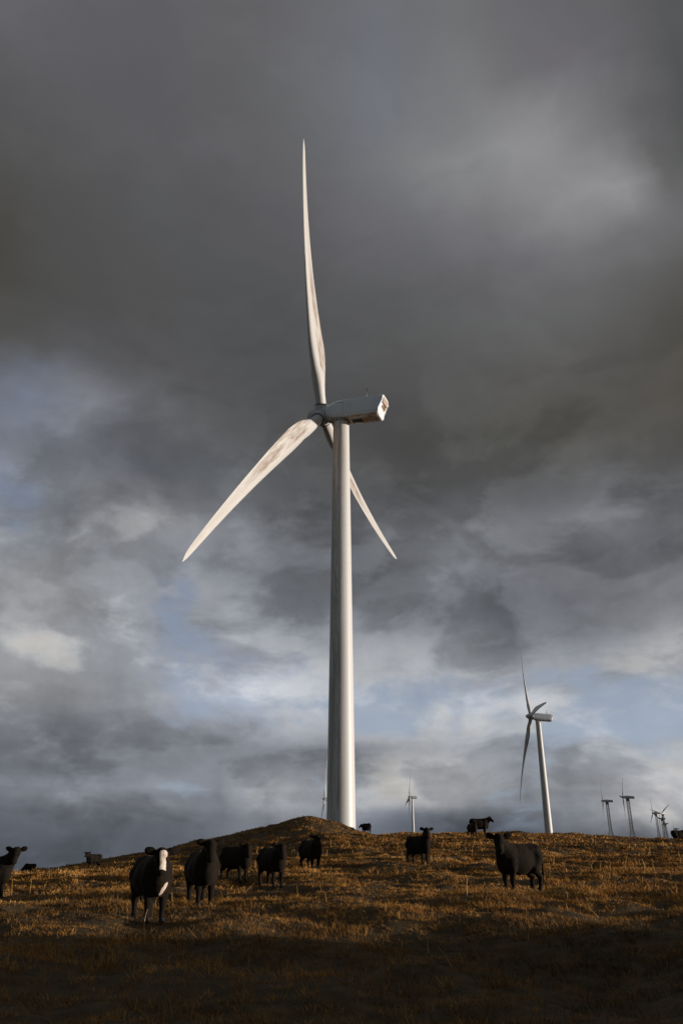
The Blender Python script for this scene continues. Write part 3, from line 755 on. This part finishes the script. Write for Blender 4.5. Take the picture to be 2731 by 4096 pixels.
def lattice_turbine(label, px, py, Y, psi, al=None, H=19.5, rotor=12.0, sockets=True):
    hub = at(px, py, Y)
    al = AL if al is None else R(al); k = rotor / 12.0
    a = Vector((-math.cos(al), math.sin(al), 0.03)).normalized(); 
    axis = hub - a * 2.2 * k
    base = Vector((axis.x, axis.y, gz(axis.x, axis.y) - 0.3))
    root = empty('lattice_wind_turbine', base); tag(root, label, 'wind turbine', 'old lattice tower wind turbines')
    inv = Matrix.Translation(-base)
    top = hub.z - base.z - .55 * k
    # tower: straight shaft, flared legs below the waist
    wz = top - 15.2 * k                                # waist height
    wz = max(wz, 2.0); w1, w0 = .62 * k, 1.55 * k + .09 * max(0, wz - 4)
    hw = lambda z: w1 if z > wz else w1 + (w0 - w1) * (1 - z / wz)
    mb = MB(); cr = .115 * k
    cs = [(1, 1), (-1, 1), (-1, -1), (1, -1)]
    for (sx, sy) in cs:
        mb.bar((sx * hw(0), sy * hw(0), 0), (sx * w1, sy * w1, wz), cr * 1.1, n=5); mb.bar((sx * w1, sy * w1, wz), (sx * w1 * .92, sy * w1 * .92, top), cr, n=5)
    zs = list(np.linspace(0, wz, 5)) + list(np.linspace(wz, top - 1.4 * k, 13))[1:]
    for i in range(len(zs) - 1):
        z0, z1 = zs[i], zs[i + 1]
        for q in range(4):
            (ax, ay), (bx, by) = cs[q], cs[(q + 1) % 4]
            mb.bar((ax * hw(z0), ay * hw(z0), z0), (bx * hw(z1), by * hw(z1), z1), .05 * k, n=4)
            mb.bar((ax * hw(z1), ay * hw(z1), z1), (bx * hw(z1), by * hw(z1), z1), .05 * k, n=4)
    mb.build('lattice_tower', M_LATTICE, root, False)
    mb = MB(); mb.rings([[(w1 * s_ * x, w1 * s_ * y, z) for x, y in cs] for z, s_ in ((top - 1.5 * k, 1.05), (top - .2 * k, 1.12), (top, 1.0))]); mb.build('tower_head', M_LATTICE, root, False)
    X = -a; Yv = Vector((math.sin(al), math.cos(al), 0)); Zv = X.cross(Yv); Zv = Zv if Zv.z > 0 else -Zv
    Mn = Matrix(((X.x, Yv.x, Zv.x, hub.x), (X.y, Yv.y, Zv.y, hub.y), (X.z, Yv.z, Zv.z, hub.z), (0, 0, 0, 1)))
    mb = MB()
    mb.rings([[(x * k, y * k, z * k) for (y, z) in [(w * cc, (hu if ss > 0 else hd) * ss) for cc, ss in superellipse(1, 1, 4, 16)]] for x, w, hu, hd in ((.45, .5, .5, .5), (.9, .66, .72, .6), (2.2, .7, .80, .62), (4.2, .7, .66, .62), (5.5, .66, .5, .62))])
    nc = mb.build('nacelle', M_OLDNAC, root); nc.matrix_local = inv @ Mn; autosmooth(nc)
    mb = MB(); mb.rings([[(x * k, r_ * k * math.cos(t), r_ * k * math.sin(t)) for t in np.linspace(0, 2 * math.pi, 14, endpoint=False)] for x, r_ in ((.44, .5), (0, .52), (-.45, .42), (-.9, .2), (-1.05, .03))])
    sp_ = mb.build('spinner', M_OLDNAC, root); sp_.matrix_local = inv @ Mn
    me = None
    for q in range(3):
        Mb = frame_matrix(hub, a, psi + q * 2 * math.pi / 3)
        if me is None:
            mb = MB(); mb.rings(blade_mesh(rotor, .3, [(0, .42 * k), (.06, .42 * k), (.2, 1.15 * k), (.5, .8 * k), (.85, .42 * k), (1, .08)], TH, TW, (.4, -.2), nsec=14, nprof=10))
            bl = mb.build('blade', M_OLDBLADE, root); me = bl.data
        else:
            bl = bpy.data.objects.new('blade', me); COL.objects.link(bl); bl.parent = root
        bl.matrix_local = inv @ Mb
    return root
lattice_turbine('leftmost lattice turbine, slim dark tower, nearest to the medium white turbine', 2409, 3204, 488, R(105), al=14)
lattice_turbine('tallest lattice turbine, second from the left in the row on the right skyline', 2489, 3189, 430, R(39), al=10)
lattice_turbine('lattice turbine with a blade hanging down left, left of the crowded group', 2609, 3252, 680, R(111), al=2)
lattice_turbine('lattice turbine in the crowded group whose blades spread wide in a V', 2643, 3254, 774, R(51), al=-38)
lattice_turbine('small lattice turbine in the middle of the crowded group, one blade straight down', 2634, 3274, 780, R(51), al=6)
lattice_turbine('far lattice turbine hiding behind the tower of the V-bladed one', 2652, 3294, 1000, R(20), al=2)
lattice_turbine('farthest lattice turbine, its nacelle peeping over the cow at the right edge', 2694, 3315, 1080, R(-10), al=10)

# ------------------------------------------------------------------ sky
s2l = lambda c: tuple(((v / 255) / 12.92 if v / 255 <= .04045 else ((v / 255 + .055) / 1.055) ** 2.4) for v in c)
GX = [0, 174, 348, 523, 697, 871, 1045, 1220, 1394, 1568]
SKYT = {
 -200: "104 104 108,98 97 101,95 94 98,99 99 102,104 105 108,108 109 112,112 113 115,106 105 109,98 97 100,88 89 90",
 0: "104 104 108,98 97 101,94 93 97,98 98 101,103 104 107,107 108 111,112 113 115,104 103 107,98 97 100,86 87 88",
 100: "97 97 101,95 94 99,92 92 96,97 97 100,105 105 109,110 112 120,116 117 119,108 106 110,104 102 107,82 83 84",
 200: "88 88 90,92 91 95,92 91 95,96 96 99,106 107 109,112 115 124,119 120 122,112 110 114,104 103 107,80 81 82",
 300: "84 84 84,90 90 92,93 93 97,96 96 99,103 104 107,113 115 119,130 131 133,138 138 141,122 121 124,82 83 83",
 400: "78 78 77,86 86 87,91 91 94,94 93 97,98 98 101,107 108 111,133 134 135,146 146 148,140 140 142,88 88 88",
 500: "74 73 70,82 82 83,86 87 88,89 89 92,94 93 97,102 102 106,113 114 117,120 119 123,118 117 121,98 98 100",
 600: "72 71 66,80 80 80,83 83 84,85 86 88,89 89 92,95 95 99,100 100 104,108 106 110,104 104 106,92 92 92",
 700: "74 73 69,79 79 79,81 81 82,82 83 84,84 85 86,90 91 92,95 96 97,98 99 100,98 98 98,84 82 78",
 800: "84 84 84,83 83 84,81 81 82,80 81 82,80 81 82,85 85 86,89 89 90,92 91 91,91 90 89,80 77 73",
 900: "102 105 114,108 111 121,88 88 91,80 80 81,79 80 81,81 81 82,84 84 83,86 85 82,84 82 79,77 74 70",
 1000: "92 95 103,128 130 136,104 105 110,85 86 88,80 80 81,79 79 79,79 79 77,79 78 73,79 78 75,75 73 70",
 1100: "118 130 150,104 107 115,98 101 108,104 107 112,88 89 91,86 86 86,84 84 83,88 88 87,92 92 91,84 83 81",
 1200: "112 120 135,128 130 136,138 138 140,120 122 126,94 95 98,98 98 100,106 107 109,98 98 101,112 113 118,98 98 99",
 1300: "148 147 143,128 129 131,132 134 137,112 115 121,90 92 97,102 104 107,110 112 115,94 94 98,92 92 96,92 92 95",
 1400: "132 131 130,140 138 135,138 147 163,128 132 140,96 98 104,98 101 106,98 101 108,90 92 98,88 89 94,108 107 109",
 1500: "148 147 140,140 141 142,142 149 161,145 151 161,138 143 152,122 125 131,134 135 137,112 114 118,104 106 110,152 151 148",
 1600: "140 139 133,132 131 130,136 138 141,150 162 180,152 165 184,140 147 157,140 144 150,148 152 158,152 160 170,152 162 174",
 1650: "126 130 136,122 126 132,124 128 134,142 152 166,146 157 174,152 163 178,156 166 180,156 168 184,157 169 184,156 167 182",
 1700: "108 111 117,112 115 121,118 121 127,114 118 125,116 119 126,128 130 135,126 129 135,130 134 140,134 139 147,128 134 143",
 1750: "100 104 112,102 106 113,104 107 114,104 107 114,106 109 117,126 129 134,132 134 139,134 138 144,140 144 150,134 139 147",
 1800: "116 126 138,112 121 132,118 130 142,104 112 124,128 132 137,148 149 150,146 147 146,142 145 148,150 151 151,138 142 148",
 1850: "92 98 110,92 97 108,100 106 117,88 94 106,158 157 153,110 118 132,158 157 152,112 119 131,160 157 152,160 158 153",
 1900: "84 91 106,86 93 107,88 95 108,98 104 116,120 126 134,82 92 110,80 90 108,80 90 107,112 118 128,120 126 134",
 1990: "84 92 106,84 92 106,84 92 106,84 92 106,86 94 108,82 92 108,80 90 108,80 90 108,84 92 106,90 98 110",
}
GY = sorted(SKYT); GT = np.array([[[float(v) for v in c.split()] for c in SKYT[y].split(',')] for y in GY])   # rows x cols x 3
# softer single clouds: x, y, rx, ry, colour, strength (photo coordinates / 1.742)
SPOTS = [(1450, 1640, 200, 26, (152, 170, 194), .8), (1000, 1625, 160, 28, (150, 168, 192), .8), (620, 1600, 110, 30, (150, 168, 193), .7), (20, 1180, 60, 60, (120, 136, 166), .6), (140, 920, 60, 40, (110, 120, 142), .6),
         (1000, 1880, 120, 22, (78, 88, 106), .8), (1150, 1885, 110, 20, (80, 90, 107), .8), (1010, 1800, 90, 40, (172, 169, 162), .6), (1120, 1830, 60, 24, (164, 162, 157), .6), (860, 1800, 40, 40, (120, 124, 131), .5), (1440, 1800, 60, 30, (182, 176, 170), .6), (1270, 1850, 40, 40, (104, 113, 128), .6), (1340, 1890, 60, 16, (136, 138, 142), .5), (600, 1830, 50, 40, (126, 130, 138), .5), (540, 1870, 40, 30, (80, 84, 94), .6),
         (1230, 380, 110, 70, (150, 150, 152), .5), (1180, 430, 50, 24, (164, 164, 165), .6), (1380, 420, 40, 50, (156, 156, 158), .6), (1150, 480, 200, 26, (116, 115, 119), .5),
         (80, 1785, 70, 9, (134, 143, 154), .7), (330, 1812, 70, 11, (132, 142, 154), .7), (130, 1822, 130, 8, (128, 129, 135), .7), (300, 1852, 170, 8, (126, 125, 130), .8), (330, 1874, 130, 6, (134, 133, 136), .8), (60, 1868, 80, 5, (118, 121, 128), .7),
         (480, 1830, 60, 20, (92, 96, 106), .7), (580, 1800, 50, 16, (118, 119, 124), .6), (150, 1345, 170, 50, (160, 158, 152), .7), (110, 1480, 140, 30, (160, 158, 151), .7), (340, 1180, 120, 40, (148, 147, 146), .6), (150, 1000, 70, 40, (146, 147, 151), .6), (1500, 1500, 90, 30, (172, 170, 164), .7), (880, 1330, 80, 60, (108, 110, 115), .5),
         (900, 1840, 50, 16, (150, 152, 155), .6), (980, 1790, 110, 36, (172, 169, 161), .7), (1280, 1830, 60, 30, (118, 126, 138), .5), (1430, 1800, 60, 30, (178, 172, 166), .7), (1500, 1870, 60, 25, (178, 170, 165), .7), (690, 1815, 50, 40, (180, 177, 171), .8),
         (1190, 430, 60, 30, (156, 156, 158), .7), (1360, 400, 50, 40, (150, 150, 152), .7), (1330, 240, 30, 70, (96, 95, 99), .6), (1085, 110, 24, 90, (130, 131, 133), .6), (130, 1010, 50, 30, (142, 143, 147), .6), (20, 1140, 50, 40, (128, 142, 168), .7), (60, 900, 60, 40, (112, 120, 138), .7),
         (80, 1560, 150, 22, (134, 133, 130), .6), (420, 1730, 260, 16, (98, 102, 111), .7), (150, 1660, 200, 14, (106, 109, 116), .6), (560, 1640, 90, 14, (132, 140, 152), .5),
         (100, 1830, 160, 9, (112, 122, 134), .6), (200, 1870, 220, 6, (112, 114, 122), .6), (80, 1905, 160, 8, (104, 106, 114), .5), (620, 1850, 40, 26, (120, 124, 132), .6),
         (900, 1420, 60, 50, (104, 104, 106), .5), (960, 1500, 70, 30, (142, 142, 143), .6), (880, 1540, 30, 26, (150, 162, 180), .6), (1210, 1430, 90, 60, (82, 85, 93), .6), (1120, 1370, 70, 50, (92, 95, 104), .5),
         (250, 1030, 60, 40, (134, 135, 139), .6), (180, 1125, 60, 30, (88, 92, 100), .5), (450, 1200, 40, 60, (112, 116, 124), .5), (100, 1320, 90, 50, (150, 149, 144), .6), (60, 1400, 90, 26, (116, 116, 118), .6), (560, 1420, 60, 30, (120, 122, 128), .5),
         (1510, 540, 45, 40, (118, 118, 120), .7), (1240, 360, 90, 90, (150, 150, 152), .6), (860, 160, 50, 90, (118, 122, 134), .6),
         (170, 960, 70, 50, (132, 134, 141), .7), (260, 1110, 80, 60, (84, 87, 94), .8), (40, 1130, 60, 45, (124, 138, 162), .8),
         (330, 1190, 110, 40, (144, 143, 143), .7), (370, 1330, 60, 30, (134, 147, 168), .8), (300, 1345, 70, 30, (152, 150, 146), .7),
         (120, 1500, 110, 35, (152, 150, 143), .7), (640, 1590, 120, 45, (156, 170, 190), .9), (1000, 1260, 70, 50, (128, 130, 134), .7),
         (1335, 1175, 60, 40, (120, 122, 128), .7), (690, 1815, 60, 40, (170, 168, 163), .9), (1000, 1800, 90, 45, (166, 163, 156), .9),
         (1120, 1815, 50, 35, (160, 158, 153), .6), (1440, 1790, 110, 30, (164, 161, 157), .7), (1480, 1850, 60, 40, (176, 168, 162), .8), (1390, 1850, 40, 30, (120, 127, 138), .7), (1350, 1880, 40, 30, (150, 150, 150), .6),
         (300, 1845, 140, 7, (128, 128, 134), .6), (430, 1880, 60, 24, (84, 86, 94), .5),
         (1530, 1490, 60, 30, (168, 166, 160), .7), (1210, 1580, 110, 22, (150, 153, 158), .6)]
def sky_rgb(px, py):
    x, y = px / 1.7417, py / 1.7417
    i = int(np.clip(np.searchsorted(GY, y) - 1, 0, len(GY) - 2)); j = int(np.clip(np.searchsorted(GX, x) - 1, 0, len(GX) - 2))
    ty = np.clip((y - GY[i]) / (GY[i + 1] - GY[i]), 0, 1); tx = np.clip((x - GX[j]) / (GX[j + 1] - GX[j]), 0, 1)
    c = (GT[i, j] * (1 - tx) + GT[i, j + 1] * tx) * (1 - ty) + (GT[i + 1, j] * (1 - tx) + GT[i + 1, j + 1] * tx) * ty
    for sx, sy, rx, ry, sc, st in SPOTS:
        w = st * math.exp(-(((x - sx) / rx) ** 2 + ((y - sy) / ry) ** 2))
        c = c * (1 - w) + np.array(sc, float) * w
    return c
def dir_to_px(az, el):
    x, y, z = math.sin(az) * math.cos(el), math.cos(az) * math.cos(el), math.sin(el)
    yc = y * math.cos(PITCH) + z * math.sin(PITCH); zc = -y * math.sin(PITCH) + z * math.cos(PITCH)
    yc = max(yc, .15)
    return 1365.5 + FPX * x / yc, 2048 - FPX * zc / yc

SUN_AZ, SUN_EL = 95.5, 4.6            # clockwise from +y (away from the camera)
def build_world():
    w = bpy.data.worlds.new("World"); scene.world = w; w.use_nodes = True
    nt = w.node_tree; nt.nodes.clear()
    out = nt.nodes.new('ShaderNodeOutputWorld'); bg = nt.nodes.new('ShaderNodeBackground'); L(nt, bg.outputs[0], out.inputs[0])
    tc = nt.nodes.new('ShaderNodeTexCoord'); d = tc.outputs['Generated']
    sep = N(nt, 'ShaderNodeSeparateXYZ'); L(nt, d, sep.inputs[0])
    # clouds drift on a flat layer, so their texture stretches towards the horizon
    zc = math_n(nt, 'ADD', math_n(nt, 'MAXIMUM', sep.outputs[2], 0.0), 0.16)
    inv = math_n(nt, 'DIVIDE', 1.0, zc)
    vm = nt.nodes.new('ShaderNodeVectorMath'); vm.operation = 'SCALE'; L(nt, d, vm.inputs[0]); L(nt, inv, vm.inputs['Scale'])
    plane = vm.outputs[0]
    wn = noise(nt, mapping(nt, plane, (1, 1, 0), (3.1, 1.7, 0)), 1.9, 4, 0.5)
    wn2 = noise(nt, mapping(nt, d, (1, 1, 1.25), (1.3, 4.4, 2.0)), 6.0, 10, 0.58)
    ws = N(nt, 'ShaderNodeSeparateColor'); L(nt, wn.outputs['Color'], ws.inputs[0])
    ws2 = N(nt, 'ShaderNodeSeparateColor'); L(nt, wn2.outputs['Color'], ws2.inputs[0])
    az = math_n(nt, 'ARCTAN2', sep.outputs[0], sep.outputs[1])
    el = math_n(nt, 'ARCSINE', sep.outputs[2])
    c = lambda s, k: math_n(nt, 'MULTIPLY_ADD', s, k, -.5 * k)
    # vertical drift shrinks to nothing at the horizon
    elk = math_n(nt, 'MINIMUM', math_n(nt, 'MULTIPLY_ADD', el, 0.95, 0.035, clamp=True), 0.42)
    azw = math_n(nt, 'ADD', az, math_n(nt, 'MULTIPLY', math_n(nt, 'ADD', c(ws.outputs[0], .12), c(ws2.outputs[0], .38)), elk))
    elw = math_n(nt, 'ADD', el, math_n(nt, 'MULTIPLY', math_n(nt, 'ADD', c(ws.outputs[1], .06), c(ws2.outputs[1], .22)), elk))
    cols = np.radians(np.arange(-40, 40.1, 4.0)); els = np.concatenate([np.arange(-.5, 5.9, .5), np.array([6.7, 8, 9.5, 11.2, 13, 15, 17.5, 20, 23, 26.5, 30, 33.5, 37, 40.5, 44, 47.5, 51, 55, 60])])[:32]
    fac = N(nt, 'ShaderNodeMapRange'); fac.inputs[1].default_value = R(-2); fac.inputs[2].default_value = R(64); L(nt, elw, fac.inputs[0])
    prev = None
    for i, a in enumerate(cols):
        stops = []
        for e in els:
            px, py = dir_to_px(a, R(e))
            stops.append(((e + 2) / 66, s2l(sky_rgb(px, py))))
        r = ramp(nt, fac.outputs[0], stops, 'LINEAR')
        if prev is None: prev = r.outputs[0]
        else:
            t = math_n(nt, 'MULTIPLY_ADD', azw, 1 / R(4.0), -cols[i - 1] / R(4.0), clamp=True)
            prev = mix(nt, t, prev, r.outputs[0])
    # finer billows: relief lit from the right (where the sun is) plus soft density changes
    pd = mapping(nt, d, (1, 1, 1.25), (5.1, .4, 2.0)); pd2 = mapping(nt, d, (1, 1, 1.25), (5.1 - .028, .4, 2.0 - .045))
    nA = noise(nt, pd, 5.5, 10, 0.6, 0.1); nB = noise(nt, pd2, 5.5, 10, 0.6, 0.1)
    pl = mapping(nt, d, (1, 1, 4.2), (2.2, 1.4, 6.0)); nL = noise(nt, pl, 10.0, 8, 0.56, 0.1)
    dn = noise(nt, mapping(nt, plane, (1, 1.3, 0), (7.7, 2.2, 0)), 2.4, 7, 0.55, 0.2)
    relief = math_n(nt, 'MULTIPLY', math_n(nt, 'SUBTRACT', nA.outputs[0], nB.outputs[0]), 1.0)
    mid = N(nt, 'ShaderNodeMapRange', interpolation_type='SMOOTHSTEP'); mid.inputs[1].default_value = R(38); mid.inputs[2].default_value = R(20); mid.inputs[3].default_value = .16; mid.inputs[4].default_value = 1.0
    L(nt, el, mid.inputs[0])
    low = N(nt, 'ShaderNodeMapRange', interpolation_type='SMOOTHSTEP'); low.inputs[1].default_value = R(16); low.inputs[2].default_value = R(6)
    L(nt, el, low.inputs[0])
    # where the layer thins it breaks up into cloud edges and blue gaps
    def sstep(x, lo, hi, o0=0.0, o1=1.0):
        m = N(nt, 'ShaderNodeMapRange', interpolation_type='SMOOTHSTEP')
        for q, v in zip((1, 2, 3, 4), (lo, hi, o0, o1)): m.inputs[q].default_value = v
        L(nt, x, m.inputs[0]); return m.outputs[0]
    pc = N(nt, 'ShaderNodeSeparateColor'); L(nt, prev, pc.inputs[0])
    blu = math_n(nt, 'DIVIDE', math_n(nt, 'SUBTRACT', pc.outputs[2], pc.outputs[0]), math_n(nt, 'MAXIMUM', pc.outputs[2], .01))
    lum = math_n(nt, 'ADD', math_n(nt, 'MULTIPLY', pc.outputs[0], .3), math_n(nt, 'MULTIPLY', pc.outputs[1], .7))
    nG = noise(nt, mapping(nt, d, (1, 1, 1.9), (9.1, 3.3, 1.0)), 8.0, 11, 0.57, 0.2)
    # a blue gap needs a bright table value too: the dark bluish banks near the horizon are cloud
    gsrc = math_n(nt, 'ADD', math_n(nt, 'ADD', blu, c(nG.outputs[0], 1.7)), sstep(lum, .10, .30, -.30, .10))
    gap = sstep(gsrc, .22, .52)
    blue = ramp(nt, math_n(nt, 'MULTIPLY', el, 1 / R(40)), [(0.0, s2l((112, 128, 148))), (.10, s2l((144, 157, 172))), (.20, s2l((157, 170, 187))), (.33, s2l((142, 155, 175))), (.55, s2l((122, 134, 155))), (.8, s2l((104, 110, 124)))])
    bk = sstep(el, R(29), R(22))
    lift = math_n(nt, 'MULTIPLY', sstep(el, R(31), R(14), 1.0, 1.30), sstep(el, R(1.8), R(5.0), .76, 1.0))
    # banks of cloud in front of one another: bright tops against darker bases
    nH = noise(nt, mapping(nt, d, (1, 1, 1.9), (4.7, 8.2, 3.3)), 5.2, 11, 0.54, 0.3)
    nK = noise(nt, mapping(nt, d, (1, 1, 2.0), (1.7, 2.2, 7.3)), 9.0, 10, 0.54, 0.3)
    bank = math_n(nt, 'ADD', math_n(nt, 'MULTIPLY', sstep(nH.outputs[0], .455, .545, -1.0, 1.0), .17), math_n(nt, 'MULTIPLY', sstep(nK.outputs[0], .44, .56, -1.0, 1.0), .075))
    bank = math_n(nt, 'MULTIPLY', bank, mid.outputs[0])
    gsum = math_n(nt, 'ADD', math_n(nt, 'ADD', relief, c(nA.outputs[0], .15)), math_n(nt, 'MULTIPLY', c(nL.outputs[0], .45), low.outputs[0]))
    gain = math_n(nt, 'MULTIPLY', math_n(nt, 'MULTIPLY_ADD', gsum, mid.outputs[0], math_n(nt, 'ADD', bank, 1.0)), lift)
    def tint(r_, g_, b_):
        cc = nt.nodes.new('ShaderNodeCombineColor'); lg = math_n(nt, 'MULTIPLY', lum, gain)
        for q, v in enumerate((r_, g_, b_)): L(nt, math_n(nt, 'MULTIPLY', lg, v), cc.inputs[q])
        return cc.outputs[0]
    sc = nt.nodes.new('ShaderNodeVectorMath'); sc.operation = 'SCALE'; L(nt, prev, sc.inputs[0]); L(nt, gain, sc.inputs['Scale'])
    lit = math_n(nt, 'MULTIPLY', sstep(nH.outputs[0], .45, .60), sstep(lum, .16, .32))
    cloud = mix(nt, math_n(nt, 'MULTIPLY', bk, .65), sc.outputs[0], mix(nt, lit, tint(.935, .985, 1.10), tint(1.06, 1.03, .985)))
    front = mix(nt, math_n(nt, 'MULTIPLY', math_n(nt, 'MULTIPLY', gap, math_n(nt, 'MULTIPLY', bk, sstep(el, R(2.2), R(4.2)))), .86), cloud, blue.outputs[0])
    # the rest of the sky: open evening sky with broken cloud
    ns = nt.nodes.new('ShaderNodeTexSky'); ns.sky_type = 'NISHITA'; ns.sun_disc = False
    ns.sun_elevation = R(SUN_EL); ns.sun_rotation = R(SUN_AZ)
    nsc = nt.nodes.new('ShaderNodeVectorMath'); nsc.operation = 'SCALE'; L(nt, ns.outputs[0], nsc.inputs[0]); nsc.inputs['Scale'].default_value = 0.10
    cl = ramp(nt, dn.outputs[0], [(0.35, (0.072, 0.084, 0.108)), (0.65, (0.14, 0.155, 0.185))])
    cov = ramp(nt, wn.outputs[0], [(0.38, (0, 0, 0)), (0.55, (1, 1, 1))])
    rest = mix(nt, cov.outputs[0], nsc.outputs[0], cl.outputs[0])
    bm = N(nt, 'ShaderNodeMapRange', interpolation_type='SMOOTHSTEP'); bm.inputs[1].default_value = R(48); bm.inputs[2].default_value = R(85)
    L(nt, math_n(nt, 'ABSOLUTE', az), bm.inputs[0])
    L(nt, mix(nt, bm.outputs[0], front, rest), bg.inputs[0])
    bg.inputs[1].default_value = 1.0
    w.cycles.sampling_method = 'MANUAL'; w.cycles.sample_map_resolution = 1024
build_world()

sun_d = bpy.data.lights.new('sun', 'SUN'); sun_d.energy = 4.2; sun_d.angle = R(0.5); sun_d.color = (1.0, 0.90, 0.80)
sun = bpy.data.objects.new('sun', sun_d); COL.objects.link(sun)
sd = Vector((math.sin(R(SUN_AZ)) * math.cos(R(SUN_EL)), math.cos(R(SUN_AZ)) * math.cos(R(SUN_EL)), math.sin(R(SUN_EL))))
sun.rotation_euler = sd.to_track_quat('Z', 'Y').to_euler(); sun.location = (60, -20, 40)

scene.view_settings.view_transform = 'Standard'; scene.view_settings.look = 'None'
scene.view_settings.exposure = 0.0; scene.view_settings.gamma = 1.0; scene.view_settings.use_curve_mapping = False
scene.render.engine = 'CYCLES'
scene.cycles.max_bounces = 6; scene.cycles.use_denoising = True
